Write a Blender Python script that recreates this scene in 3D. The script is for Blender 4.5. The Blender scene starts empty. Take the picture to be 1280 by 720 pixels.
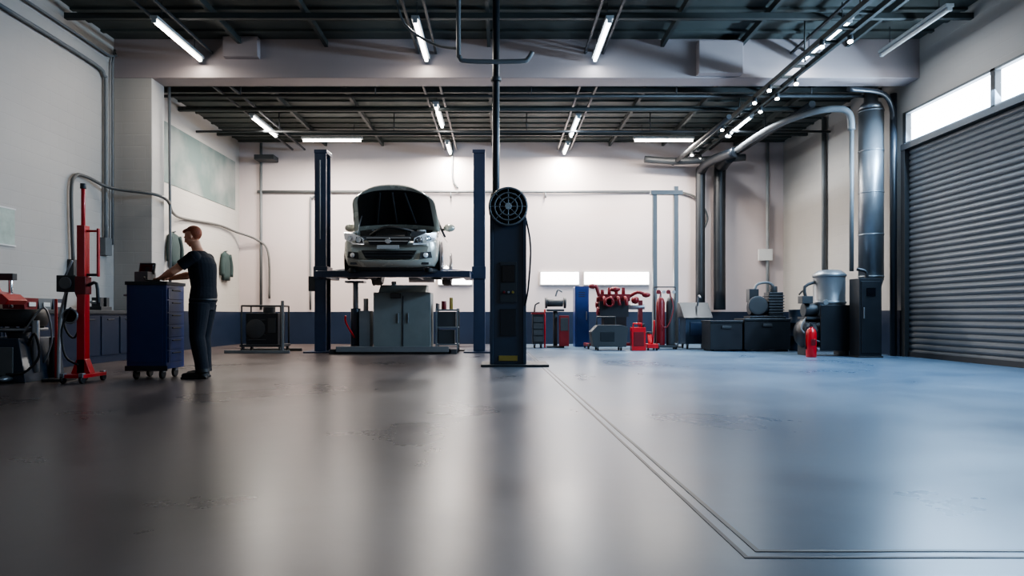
import bpy, bmesh, math, random
from mathutils import Vector, Matrix, Euler
random.seed(3)
scene=bpy.context.scene
def lin(c):
    c=c/255.0
    return c/12.92 if c<=.04045 else ((c+.055)/1.055)**2.4
def rgb(c): return (lin(c[0]),lin(c[1]),lin(c[2]),1)
def M(name,col,rough=.5,metal=0,var=.15,scale=5,bump=0,bscale=40,emis=0,coat=0,rvar=.1,ecol=None):
    m=bpy.data.materials.new(name); m.use_nodes=True
    nt=m.node_tree; n=nt.nodes; l=nt.links; p=n['Principled BSDF']
    tc=n.new('ShaderNodeTexCoord'); nz=n.new('ShaderNodeTexNoise'); nz.inputs['Scale'].default_value=scale; nz.inputs['Detail'].default_value=5
    l.new(tc.outputs['Object'],nz.inputs['Vector'])
    r=n.new('ShaderNodeMix'); r.data_type='RGBA'; c=rgb(col)
    r.inputs['A'].default_value=tuple(x*(1-var) for x in c[:3])+(1,)
    r.inputs['B'].default_value=tuple(min(1,x*(1+var)) for x in c[:3])+(1,)
    l.new(nz.outputs['Fac'],r.inputs['Factor']); l.new(r.outputs['Result'],p.inputs['Base Color'])
    mr=n.new('ShaderNodeMapRange'); mr.inputs['To Min'].default_value=max(.02,rough-rvar); mr.inputs['To Max'].default_value=min(1,rough+rvar)
    l.new(nz.outputs['Fac'],mr.inputs['Value']); l.new(mr.outputs['Result'],p.inputs['Roughness'])
    p.inputs['Metallic'].default_value=metal; p.inputs['Coat Weight'].default_value=coat
    if bump>0:
        n2=n.new('ShaderNodeTexNoise'); n2.inputs['Scale'].default_value=bscale; l.new(tc.outputs['Object'],n2.inputs['Vector'])
        b=n.new('ShaderNodeBump'); b.inputs['Strength'].default_value=bump; b.inputs['Distance'].default_value=.01
        l.new(n2.outputs['Fac'],b.inputs['Height']); l.new(b.outputs['Normal'],p.inputs['Normal'])
    if emis>0:
        p.inputs['Emission Color'].default_value=rgb(ecol or col); p.inputs['Emission Strength'].default_value=emis
    return m

class B:
    def __init__(s,name): s.name=name; s.bm=bmesh.new(); s.mats=[]
    def mi(s,m):
        if m not in s.mats: s.mats.append(m)
        return s.mats.index(m)
    def add(s,vs,fs,mat,smooth=False,flat_from=None):
        k=s.mi(mat); bv=[s.bm.verts.new(v) for v in vs]
        for i,f in enumerate(fs):
            try: F=s.bm.faces.new([bv[j] for j in f])
            except ValueError: continue
            F.material_index=k; F.smooth=smooth if (flat_from is None or i<flat_from) else False
        return bv
    def box(s,c,d,mat,rot=None):
        R=Euler(rot).to_matrix() if rot else Matrix.Identity(3); c=Vector(c)
        vs=[c+R@Vector((x*d[0]/2,y*d[1]/2,z*d[2]/2)) for x in(-1,1) for y in(-1,1) for z in(-1,1)]
        fs=[(0,1,3,2),(4,6,7,5),(0,4,5,1),(2,3,7,6),(0,2,6,4),(1,5,7,3)]
        return s.add(vs,fs,mat)
    def bx(s,x0,x1,y0,y1,z0,z1,mat): return s.box(((x0+x1)/2,(y0+y1)/2,(z0+z1)/2),(x1-x0,y1-y0,z1-z0),mat)
    def loft(s,rings,mat,smooth=True,cap=True):
        n=len(rings[0]); vs=[v for r in rings for v in r]; fs=[]
        for i in range(len(rings)-1):
            for j in range(n):
                fs.append((i*n+j,i*n+(j+1)%n,(i+1)*n+(j+1)%n,(i+1)*n+j))
        k=len(fs)
        if cap: fs.append(tuple(range(n))[::-1]); fs.append(tuple((len(rings)-1)*n+j for j in range(n)))
        return s.add(vs,fs,mat,smooth,k)
    def tube(s,pts,r,mat,seg=10,curve=0,smooth=True):
        pts=[Vector(p) for p in pts]
        rs=list(r) if isinstance(r,(list,tuple)) else [r]*len(pts)
        if curve and len(pts)>2:
            q=[];qr=[]
            for i in range(len(pts)-1):
                a=pts[max(0,i-1)];b=pts[i];c=pts[i+1];d=pts[min(len(pts)-1,i+2)]
                for k in range(curve):
                    t=k/curve
                    q.append(.5*((2*b)+(c-a)*t+(2*a-5*b+4*c-d)*t*t+(-a+3*b-3*c+d)*t**3)); qr.append(rs[i]*(1-t)+rs[i+1]*t)
            q.append(pts[-1]);qr.append(rs[-1]); pts=q;rs=qr
        rings=[]; up=None
        for i,p in enumerate(pts):
            t=(pts[min(i+1,len(pts)-1)]-pts[max(i-1,0)]).normalized()
            if up is None:
                up=Vector((0,0,1)) if abs(t.z)<.9 else Vector((0,1,0))
            u=(up-t*up.dot(t)).normalized(); up=u; v=t.cross(u)
            rings.append([p+(u*math.cos(a)+v*math.sin(a))*rs[i] for a in [2*math.pi*k/seg for k in range(seg)]])
        return s.loft(rings,mat,smooth)
    def cyl(s,a,b,r,mat,r2=None,seg=20): return s.tube([a,b],[r,r if r2 is None else r2],mat,seg)
    def lathe(s,prof,c,ax,mat,seg=28,smooth=True):
        c=Vector(c); ax=Vector(ax).normalized(); u=(Vector((0,0,1)) if abs(ax.z)<.9 else Vector((1,0,0))); u=(u-ax*u.dot(ax)).normalized(); v=ax.cross(u)
        rings=[[c+ax*h+(u*math.cos(2*math.pi*k/seg)+v*math.sin(2*math.pi*k/seg))*max(r,.0005) for k in range(seg)] for r,h in prof]
        return s.loft(rings,mat,smooth)
    def ell(s,c,r,mat,R=None,seg=16,rn=10):
        c=Vector(c); R=R or Matrix.Identity(3)
        if not hasattr(r,'__len__'): r=(r,r,r)
        rings=[]
        for i in range(rn+1):
            t=math.pi*i/rn; t=min(max(t,.03),math.pi-.03)
            rings.append([c+R@Vector((r[0]*math.sin(t)*math.cos(a),r[1]*math.sin(t)*math.sin(a),-r[2]*math.cos(t))) for a in [2*math.pi*k/seg for k in range(seg)]])
        return s.loft(rings,mat,True)
    def torus(s,c,ax,Rr,r,mat,seg=28,sec=8):
        prof=[(Rr+r*math.cos(2*math.pi*k/sec),r*math.sin(2*math.pi*k/sec)) for k in range(sec+1)]
        return s.lathe(prof,c,ax,mat,seg)
    def prism(s,poly,axis,a,b,mat):
        def mk(p,t):
            if axis=='x': return (t,p[0],p[1])
            if axis=='y': return (p[0],t,p[1])
            return (p[0],p[1],t)
        return s.loft([[mk(p,a) for p in poly],[mk(p,b) for p in poly]],mat,False)
    def done(s,bevel=.006,parent=None,origin=None):
        bmesh.ops.recalc_face_normals(s.bm,faces=s.bm.faces)
        me=bpy.data.meshes.new(s.name); s.bm.to_mesh(me); s.bm.free()
        for m in s.mats: me.materials.append(m)
        xs=[v.co.x for v in me.vertices]; ys=[v.co.y for v in me.vertices]; zs=[v.co.z for v in me.vertices]
        o=Vector(((min(xs)+max(xs))/2,(min(ys)+max(ys))/2,min(zs)))
        me.transform(Matrix.Translation(-o))
        ob=bpy.data.objects.new(s.name,me); ob.location=o; scene.collection.objects.link(ob)
        if bevel:
            b=ob.modifiers.new('bevel','BEVEL'); b.width=bevel; b.segments=2; b.limit_method='ANGLE'; b.angle_limit=math.radians(50); b.use_clamp_overlap=True
        if parent: ob.parent=parent; ob.location=o-parent.location
        return ob
def area(name,loc,sx,sy,power,col,parent=None,rot=(0,0,0),spread=180):
    L=bpy.data.lights.new(name,'AREA'); L.shape='RECTANGLE'; L.size=sx; L.size_y=sy; L.energy=power; L.color=col; L.spread=math.radians(spread)
    o=bpy.data.objects.new(name,L); scene.collection.objects.link(o); o.location=loc; o.rotation_euler=rot
    if parent: o.parent=parent; o.location=Vector(loc)-parent.location
    return o

# ---------------- materials
def wallmat(name,col,col2,brick=True):
    m=bpy.data.materials.new(name); m.use_nodes=True; nt=m.node_tree; n=nt.nodes; l=nt.links; p=n['Principled BSDF']
    tc=n.new('ShaderNodeTexCoord'); nz=n.new('ShaderNodeTexNoise'); nz.inputs['Scale'].default_value=.6; nz.inputs['Detail'].default_value=8
    l.new(tc.outputs['Object'],nz.inputs['Vector'])
    r=n.new('ShaderNodeMix'); r.data_type='RGBA'; r.inputs['A'].default_value=rgb(col); r.inputs['B'].default_value=rgb(col2); l.new(nz.outputs['Fac'],r.inputs['Factor'])
    l.new(r.outputs['Result'],p.inputs['Base Color']); p.inputs['Roughness'].default_value=.6
    sx=n.new('ShaderNodeSeparateXYZ'); l.new(tc.outputs['Object'],sx.inputs[0]); ad=n.new('ShaderNodeMath'); l.new(sx.outputs[0],ad.inputs[0]); l.new(sx.outputs[1],ad.inputs[1])
    cb=n.new('ShaderNodeCombineXYZ'); l.new(ad.outputs[0],cb.inputs[0]); l.new(sx.outputs[2],cb.inputs[1])
    bt=n.new('ShaderNodeTexBrick'); bt.inputs['Scale'].default_value=1; bt.inputs['Brick Width'].default_value=.42; bt.inputs['Row Height'].default_value=.21; bt.inputs['Mortar Size'].default_value=.008
    l.new(cb.outputs[0],bt.inputs['Vector'])
    b=n.new('ShaderNodeBump'); b.invert=True; b.inputs['Strength'].default_value=.4 if brick else .05; b.inputs['Distance'].default_value=.01
    l.new(bt.outputs['Fac'],b.inputs['Height']); l.new(b.outputs['Normal'],p.inputs['Normal'])
    return m
m_wall=wallmat('wall_paint_white_block',(158,154,149),(180,176,170))
m_wallb=wallmat('wall_paint_back',(186,174,173),(210,197,194),False)
m_wain=M('wainscot_navy',(28,40,60),.4,var=.2,scale=2)
m_beam=M('beam_paint',(154,143,142),.6,var=.06,scale=1)
m_ceil=M('ceiling_dark_deck',(68,74,71),.7,var=.3,scale=3)
m_joist=M('joist_dark_steel',(58,63,62),.6,var=.2,metal=.1)
m_steel=M('steel_galvanised',(140,144,148),.38,metal=.7,var=.15)
m_grey=M('grey_paint',(104,108,110),.5)
m_mgrey=M('machine_grey_paint',(116,122,120),.45)
m_lgrey=M('light_grey_paint',(155,158,158),.5)
m_dgrey=M('dark_grey_paint',(52,55,58),.5)
m_black=M('black_rubber',(20,21,23),.55,var=.3)
m_blackp=M('black_paint',(30,34,39),.38,var=.2)
m_navy=M('navy_lift_paint',(34,48,70),.35,var=.2,coat=.2)
m_dnavy=M('dark_navy_column',(42,56,72),.35,var=.2,coat=.2)
m_blue=M('blue_cabinet_paint',(28,50,104),.38,var=.12,coat=.2)
m_red=M('red_paint',(190,24,30),.35,var=.12,coat=.3)
m_dred=M('dark_red_paint',(112,20,28),.4,var=.25)
m_chrome=M('chrome',(205,208,210),.15,metal=1,var=.05,rvar=.04)
m_tube=M('lamp_tube_emitter',(255,250,240),.4,emis=16,ecol=(255,248,240))
m_tubec=M('lamp_tube_emitter_cool',(240,248,255),.4,emis=16,ecol=(234,245,255))
m_spot=M('spot_emitter',(255,250,240),.4,emis=30,ecol=(255,248,236))
m_pane=M('window_daylight_pane',(225,240,255),.3,emis=15,ecol=(222,238,255))
m_panel=M('light_panel_emitter',(255,252,245),.4,emis=14,ecol=(255,250,245))
m_shut=M('shutter_steel',(92,98,104),.5,metal=.1,var=.08,scale=2)
m_white=M('white_plastic',(205,205,202),.4,var=.04)
m_yel=M('yellow_label',(150,130,60),.5)
m_hose=M('hose_grey',(88,88,86),.5)
m_screen=M('dark_screen',(10,14,20),.1,rvar=.03)

# ---------------- room (metres, +Y into the room)
XL,XR,YB=-6.9,7.5,18.0
fm=bpy.data.materials.new('polished_concrete_floor'); fm.use_nodes=True; nt=fm.node_tree; n=nt.nodes; l=nt.links; p=n['Principled BSDF']
tc=n.new('ShaderNodeTexCoord'); geo=tc.outputs['Object']
nz=n.new('ShaderNodeTexNoise'); nz.inputs['Scale'].default_value=.55; nz.inputs['Detail'].default_value=9; nz.inputs['Roughness'].default_value=.6; nz.inputs['Distortion'].default_value=.4; l.new(geo,nz.inputs['Vector'])
nz2=n.new('ShaderNodeTexNoise'); nz2.inputs['Scale'].default_value=1.6; nz2.inputs['Detail'].default_value=3; l.new(geo,nz2.inputs['Vector'])
nz3=n.new('ShaderNodeTexNoise'); nz3.inputs['Scale'].default_value=14; nz3.inputs['Detail'].default_value=6; l.new(geo,nz3.inputs['Vector'])
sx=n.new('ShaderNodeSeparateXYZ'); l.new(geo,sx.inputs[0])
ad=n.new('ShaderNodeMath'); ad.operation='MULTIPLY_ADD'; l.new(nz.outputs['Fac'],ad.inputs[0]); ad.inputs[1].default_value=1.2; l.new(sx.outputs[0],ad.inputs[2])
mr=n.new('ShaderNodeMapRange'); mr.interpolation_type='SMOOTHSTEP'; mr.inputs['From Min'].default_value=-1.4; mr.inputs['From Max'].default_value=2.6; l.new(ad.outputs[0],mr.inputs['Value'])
def mix(a,b,f):
    r=n.new('ShaderNodeMix'); r.data_type='RGBA'
    for s_,v in(('A',a),('B',b)):
        if isinstance(v,tuple): r.inputs[s_].default_value=rgb(v)
        else: l.new(v,r.inputs[s_])
    l.new(f,r.inputs['Factor']); return r.outputs['Result']
def ramp(sock,a,c):
    r=n.new('ShaderNodeMapRange'); r.inputs['From Min'].default_value=a; r.inputs['From Max'].default_value=c; l.new(sock,r.inputs['Value']); return r.outputs['Result']
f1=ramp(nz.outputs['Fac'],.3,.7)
warm=mix((66,58,56),(98,88,85),f1); blue_cast=mix((76,98,120),(108,128,146),f1)
base=mix(warm,blue_cast,mr.outputs['Result']); l.new(base,p.inputs['Base Color'])  # blue light cast from the windows painted into the floor colour, growing rightwards
rr=n.new('ShaderNodeMapRange'); rr.inputs['From Min'].default_value=.3; rr.inputs['From Max'].default_value=.7; rr.inputs['To Min'].default_value=.25; rr.inputs['To Max'].default_value=.36; l.new(nz.outputs['Fac'],rr.inputs['Value']); l.new(rr.outputs['Result'],p.inputs['Roughness'])
p.inputs['Specular IOR Level'].default_value=.2
bp=n.new('ShaderNodeBump'); bp.inputs['Strength'].default_value=.04; bp.inputs['Distance'].default_value=.02; l.new(nz2.outputs['Fac'],bp.inputs['Height'])
bp2=n.new('ShaderNodeBump'); bp2.inputs['Strength'].default_value=.04; bp2.inputs['Distance'].default_value=.004; l.new(nz3.outputs['Fac'],bp2.inputs['Height']); l.new(bp.outputs['Normal'],bp2.inputs['Normal']); l.new(bp2.outputs['Normal'],p.inputs['Normal'])
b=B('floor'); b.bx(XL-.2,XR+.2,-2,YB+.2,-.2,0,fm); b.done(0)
m_joint=M('joint_filler',(92,90,88),.5,var=.4,scale=8)
b=B('trim_1'); b.prism([(.82,2.2),(.838,2.2),(.588,14),(.57,14)],'z',0,.002,m_joint); b.bx(.82,XR,2.182,2.2,0,.002,m_joint); b.done(0)
m_jd=M('joint_dark',(66,65,66),.5,var=.4,scale=8)
b=B('trim_2'); b.prism([(.765,2.14),(.78,2.14),(.535,14),(.52,14)],'z',0,.002,m_jd); b.bx(.765,XR,2.125,2.14,0,.002,m_jd); b.done(0)

b=B('wall_back'); b.bx(XL-.2,XR+.2,YB,YB+.2,0,5.7,m_wallb); b.done(0)
b=B('wall_left'); b.bx(XL-.2,XL,-2,YB,0,5.7,m_wall); b.done(0)
b=B('wall_right')
b.bx(XR,XR+.2,12.6,YB,0,5.7,m_wall); b.bx(XR,XR+.2,-2,5.5,0,5.7,m_wall); b.bx(XR,XR+.2,5.5,12.6,4.48,5.7,m_wall); b.bx(XR,XR+.2,5.5,12.6,3.84,3.92,m_wall)
b.done(0)
b=B('baseboard_left'); b.bx(XL,XL+.03,-2,YB-.03,0,.85,m_wain); b.done(0)
b=B('baseboard_back'); b.bx(XL+.03,XR-.03,YB-.03,YB,0,.85,m_wain); b.done(0)
b=B('baseboard_right'); b.bx(XR-.03,XR,12.7,YB-.03,0,.85,m_wain); b.done(0)
b=B('ceiling'); b.bx(XL-.2,XR+.2,-2,12.2,5.7,5.85,m_ceil); b.bx(XL-.2,XR+.2,12.2,YB+.2,5.36,5.5,m_ceil)
y=8.0
while y<12.1: b.bx(XL,XR,y-.04,y+.04,5.66,5.7,m_ceil); y+=.42
y=12.9
while y<18: b.bx(XL,XR,y-.03,y+.03,5.33,5.36,m_ceil); y+=.42
b.done(0)
b=B('ceiling_joists')
for x in(-4.6,-3.1,-.2,2.9,4.3,6.2):
    b.bx(x-.03,x+.03,7,12.15,5.55,5.66,m_joist); b.bx(x-.03,x+.03,12.62,17.98,5.23,5.33,m_joist)
for yy in(9.2,10.8): b.bx(XL,XR,yy-.04,yy+.04,5.46,5.55,m_joist)
for yy in(13.4,14.6,16.6): b.bx(XL,XR,yy-.04,yy+.04,5.14,5.23,m_joist)
b.done(0)
b=B('beam'); b.bx(XL,XR,12.15,12.6,5.0,5.7,m_beam)
b.bx(-4.9,-4.28,12.0,12.15,5.33,5.69,m_beam); b.bx(3.5,4.28,11.95,12.15,5.02,5.6,m_beam)
b.done(.01)
b=B('pillar'); b.bx(XL,-6.22,12.15,12.6,0,5.0,m_wall); b.bx(XL,-6.2,12.13,12.62,0,.85,m_wain); b.done(.01)
# roller door
b=B('door_1')
z=0.02;prof=[]
while z<3.84:
    prof+= [(7.50,z),(7.508,z+.010),(7.484,z+.035),(7.478,z+.06),(7.484,z+.09)]; z+=.105
prof.append((7.5,z))
vs=[];fs=[]
for (x,zz) in prof: vs+=[(x+.04,5.5,zz),(x+.04,12.55,zz)]
for i in range(len(prof)-1): fs.append((2*i,2*i+1,2*i+3,2*i+2))
b.add(vs,fs,m_shut,False)
b.bx(7.44,7.56,12.5,12.62,0,3.92,m_dgrey); b.bx(7.44,7.56,5.5,5.6,0,3.92,m_dgrey); b.bx(7.50,7.57,5.5,12.55,0,.09,m_dgrey); b.bx(7.42,7.56,5.5,12.6,3.80,3.9,m_dgrey)
b.done(0)
b=B('window_1')
b.bx(7.56,7.58,5.6,12.5,3.93,4.47,m_pane)
for yy in(5.55,7.9,10.3,12.55): b.bx(7.46,7.6,yy-.05,yy+.05,3.91,4.5,m_dgrey)
b.bx(7.46,7.6,5.5,12.6,3.90,3.94,m_grey); b.bx(7.46,7.6,5.5,12.6,4.46,4.5,m_grey)
w=b.done(.004)
area('daylight',(7.44,9.0,4.2),.45,6.8,950,(.48,.72,1.0),w,rot=(0,math.radians(55),0))

# ---------------- lamps
WARM=(1,.92,.83); COOL=(.86,.93,1)
def lamp(x,y0,y1,z,power,col,top,cross=False,mat=None):
    b=B('fluorescent_lamp'); mat=mat or (m_tube if col==WARM else m_tubec)
    if not cross:
        b.bx(x-.06,x+.06,y0,y1,z,z+.05,m_lgrey); b.cyl((x,y0+.03,z-.03),(x,y1-.03,z-.03),.03,mat,seg=10)
        b.bx(x-.035,x+.035,y0,y0+.03,z-.06,z,m_lgrey); b.bx(x-.035,x+.035,y1-.03,y1,z-.06,z,m_lgrey)
        for yy in(y0+.25,y1-.25): b.cyl((x,yy,z+.04),(x,yy,top),.008,m_dgrey,seg=6)
        o=b.done(.004); area('lamp_light',(x,(y0+y1)/2,z-.065),.1,y1-y0,power,col,o)
    else:
        b.bx(x,x+cross,y0-.06,y0+.06,z,z+.05,m_lgrey); b.cyl((x+.03,y0,z-.03),(x+cross-.03,y0,z-.03),.03,mat,seg=10)
        for xx in(x+.2,x+cross-.2): b.cyl((xx,y0,z+.04),(xx,y0,top),.008,m_dgrey,seg=6)
        o=b.done(.004); area('lamp_light',(x+cross/2,y0,z-.065),cross,.1,power,col,o)
TF,TR=5.66,5.33
for x,c in((-5.3,WARM),(-1.3,WARM),(1.68,COOL),(5.36,COOL)):
    lamp(x,10.4,12.05,5.3,30,c,TF); lamp(x,14.5 if abs(x)>1.5 else 13.7,16.1 if abs(x)>1.5 else 15.3,5.02,190 if x<-5 else 110,c,TR)
lamp(-1.3,16.7,17.8,5.02,230,WARM,TR); lamp(1.68,16.8,17.8,5.02,230,WARM,TR)
lamp(-4.75,16.3,0,4.98,260,WARM,TR,cross=1.45); lamp(3.2,16.3,0,4.98,250,WARM,TR,cross=1.45)
lamp(6.62,10.0,11.8,5.3,12,COOL,TF,mat=m_white)
b=B('lighting_rails')
for x in(-5.3,-1.3,1.68,5.36):
    for dx in(-.16,.16): b.bx(x+dx-.02,x+dx+.02,7,12.14,5.42,5.46,m_dgrey); b.bx(x+dx-.02,x+dx+.02,12.61,17.9,5.10,5.14,m_dgrey)
b.done(0)
b=B('track_light_rail')
for dx in(-.14,.14): b.bx(4.93+dx-.025,4.93+dx+.025,8,17.6,4.82,4.9,m_joist)
y=8.2
while y<17.6: b.bx(4.8,5.06,y-.02,y+.02,4.84,4.88,m_joist); y+=.5
for yy in(9.3,11.0,14,16.5): b.cyl((4.93,yy,4.86),(4.93,yy,5.62 if yy<12 else 5.3),.015,m_joist,seg=8)
for i,yy in enumerate((9.9,10.1,11.7,12.05,12.5,12.75,13.3,14.6,15.1,16.9,17.3)):
    sx_=4.78 if i%2 else 5.1
    b.cyl((sx_,yy,4.84),(sx_-.03,yy-.06,4.72),.035,m_dgrey,.042,seg=12); b.cyl((sx_-.03,yy-.06,4.72),(sx_-.031,yy-.063,4.712),.036,m_spot,seg=12)
b.done(0)
b=B('sprinkler_pipes')
b.tube([(XL+.02,13.1,4.98),(XR-.02,13.1,4.98)],.03,m_dgrey); b.tube([(XL+.02,15.4,4.92),(XR-.02,15.4,4.92)],.025,m_dgrey)
b.tube([(-6.5,14.0,5.0),(6.6,14.0,5.0)],.04,m_joist)
for x in(-5,-2.4,.6,3.4,6): b.cyl((x,13.1,4.98),(x,13.1,5.36),.012,m_dgrey,seg=6); b.cyl((x,15.4,4.92),(x,15.4,5.36),.012,m_dgrey,seg=6)
b.done(0)
# ---------------- wall pipes
b=B('compressed_air_pipe')
b.tube([(XL+.5,YB-.06,4.02),(4.7,YB-.06,4.02)],.035,m_grey)
for x in(-1.3,1.2,4.6): b.cyl((x,YB-.06,4.02),(x,YB-.06,2.0 if x>4 else 3.85),.022,m_grey,seg=8)
b.tube([(4.68,YB-.08,4.02),(5.15,YB-.12,3.85),(5.45,YB-.12,3.35),(5.3,YB-.12,2.9),(5.22,YB-.12,2.4)],.03,m_hose,curve=8)
b.tube([(-6.3,YB-.07,5.3),(-6.3,YB-.07,.9)],.035,m_grey)
b.box((-6.1,YB-.25,4.85),(.5,.4,.12),m_dgrey); b.cyl((-6.3,YB-.07,4.9),(-6.0,YB-.3,4.85),.03,m_dgrey)
b.tube([(-5.0,YB-.07,.9),(-5.0,YB-.07,3.6),(-4.95,YB-.07,3.85),(-4.7,YB-.07,4.0)],.025,m_grey,curve=4)
b.tube([(-1.25,YB-.07,5.3),(-1.25,YB-.07,4.4),(-1.1,YB-.07,4.1)],.025,m_grey,curve=3)
b.done(0)
b=B('air_hose')
x=XL+.06
b.tube([(x,10.9,1.6),(x,10.85,2.7),(x,10.95,3.0),(x,11.25,3.05),(x+.15,11.7,2.95),(-6.12,12.05,2.9),(-6.1,12.5,2.85),(-6.5,13.5,2.8),(x,14.7,2.85),(x,16.5,2.95),(x+.05,17.5,2.9),(-6.4,17.85,2.75),(-6.1,17.9,2.4),(-6.08,17.93,1.2)],.028,m_hose,curve=6)
b.box((x,10.9,1.5),(.1,.14,.3),m_dgrey)
b.done(0)
b=B('wall_conduit')
b.tube([(x,9.2,5.0),(x,11.4,5.0),(x,11.75,4.9),(x,11.8,4.6),(x,11.8,2.0)],.03,m_grey,curve=4)
b.tube([(x,9.2,5.3),(x,11.9,5.3),(x,12.0,5.2),(x,12.0,2.0)],.02,m_grey,curve=3)
b.tube([(-6.15,12.64,5.0),(-6.15,12.68,2.5),(-6.15,12.68,.9)],.025,m_grey)
b.box((x,11.8,1.95),(.1,.2,.3),m_grey)
b.done(0)
mm=bpy.data.materials.new('faded_teal_mural'); mm.use_nodes=True; nt2=mm.node_tree; q=nt2.nodes; pl=nt2.links; pp=q['Principled BSDF']; pp.inputs['Roughness'].default_value=.7
t2=q.new('ShaderNodeTexCoord'); z2=q.new('ShaderNodeTexNoise'); z2.inputs['Scale'].default_value=.8; z2.inputs['Detail'].default_value=4; pl.new(t2.outputs['Object'],z2.inputs['Vector'])
cr=q.new('ShaderNodeValToRGB'); cr.color_ramp.elements[0].position=.45; cr.color_ramp.elements[0].color=rgb((92,108,106)); cr.color_ramp.elements[1].position=.75; cr.color_ramp.elements[1].color=rgb((150,150,146)); pl.new(z2.outputs['Fac'],cr.inputs[0]); pl.new(cr.outputs[0],pp.inputs['Base Color'])
b=B('wall_mural'); b.bx(XL,XL+.012,13.9,17.7,3.5,4.75,mm); b.done(0)
m_jack=M('jacket_cloth',(46,62,62),.85,bump=.4)
def jacket(X,Y,Z):
    b=B('work_jacket'); prof=[(.05,.0,0),(.2,.05,-.06),(.22,.08,-.3),(.19,.09,-.6),(.2,.08,-.72)]
    rings=[]
    for w_,d_,dz in prof:
        ring=[]
        for k in range(14):
            a=2*math.pi*k/14; u=w_*math.cos(a); v=max(.01,d_+.02)*(.5+.5*math.sin(a))
            ring.append((X+v,Y+u,Z+dz))
        rings.append(ring)
    b.loft(rings,m_jack)
    b.cyl((X,Y,Z),(X+.08,Y,Z+.02),.015,m_steel,seg=8)
    for s_ in(-1,1):
        b.tube([(X+.05,Y+s_*.17,Z-.08),(X+.06,Y+s_*.27,Z-.35),(X+.06,Y+s_*.27,Z-.62)],[.06,.055,.05],m_jack,curve=3)
    b.done(0)
jacket(XL+.01,14.3,2.5); jacket(XL+.01,17.0,2.35)
b=B('wall_poster'); b.bx(XL,XL+.015,9.3,9.65,1.75,2.25,M('poster_green',(160,174,164),.6,var=.4,scale=8)); b.bx(XL,XL+.02,9.28,9.67,1.73,1.75,m_white); b.bx(XL,XL+.02,9.28,9.67,2.25,2.27,m_white); b.done(0)
for x0,x1 in((-1.65,-.72),(1.05,2.1),(2.2,3.95)):
    b=B('wall_light_panel'); b.bx(x0,x1,YB-.07,YB-.0,1.55,1.92,m_white); b.bx(x0+.03,x1-.03,YB-.08,YB-.07,1.58,1.89,m_panel); b.done(.004)

# ---------------- ducts on right
b=B('exhaust_duct')
dx_,dy_=7.12,13.05
b.tube([(dx_,dy_,1.45),(dx_,dy_,4.7)],.22,m_steel,seg=28)
b.lathe([(.22,4.7),(.18,4.8),(.12,4.85),(.12,5.3)],(dx_,dy_,0),(0,0,1),m_steel)
for z in(1.5,2.3,3.1,3.9,4.66): b.torus((dx_,dy_,z),(0,0,1),.22,.012,m_steel,seg=28)
b.cyl((dx_,dy_,1.2),(dx_,dy_,1.45),.15,m_dgrey,.22); b.cyl((dx_,dy_,0),(dx_,dy_,1.2),.06,m_dgrey)
b.done(0)
b=B('exhaust_pipework')
b.tube([(6.72,13.0,4.3),(6.68,13.0,4.6),(6.5,13.05,4.72),(6.15,13.3,4.74),(5.8,14.0,4.72),(5.65,15,4.7),(5.65,17.2,4.68)],.065,m_grey,seg=16,curve=5)
b.tube([(6.72,13.0,4.3),(6.72,13.0,1.6)],.04,m_grey,seg=12)
b.tube([(5.2,17.65,.9),(5.2,17.65,4.2),(5.2,17.5,4.5),(5.25,17.0,4.6),(5.6,16.2,4.65)],.12,m_blackp,seg=16,curve=5)
b.tube([(5.7,17.65,.9),(5.7,17.65,4.3),(5.7,17.4,4.6),(5.68,16.8,4.68)],.15,m_blackp,seg=16,curve=5)
b.tube([(3.7,17.4,4.75),(4.4,17.4,4.7),(5.0,17.3,4.7),(6.2,17.2,4.75)],.09,m_dgrey,seg=16,curve=4)
b.tube([(6.2,13.5,4.95),(6.1,17.7,4.95)],.07,m_dgrey,seg=12)
b.tube([(4.55,13.5,4.7),(4.5,17.7,4.7)],.05,m_dgrey,seg=12)
b.done(0)
b=B('drain_pipe')
b.tube([(7.05,17.92,5.3),(7.05,17.92,.9)],.04,m_lgrey); b.tube([(7.43,15.6,5.3),(7.43,15.6,.9)],.05,m_grey)
b.tube([(7.36,12.72,4.9),(7.36,12.72,3.0),(7.36,12.72,0)],.06,m_blackp,seg=14); b.tube([(6.3,12.3,4.85),(7.0,12.5,4.85),(7.3,12.68,4.65),(7.36,12.72,4.2)],.045,m_blackp,seg=12,curve=5)
b.box((6.98,17.9,2.35),(.35,.1,.3),m_white)
b.done(0)
b=B('steel_post')
for x in(3.65,4.15): b.bx(x-.05,x+.05,16.0,16.1,0,2.9+ (.7 if x<4 else .9),m_grey)
b.bx(3.55,4.3,15.98,16.12,3.6,3.7,m_grey); b.bx(3.5,4.3,15.92,16.25,0,.03,m_grey)
b.done(.004)

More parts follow.
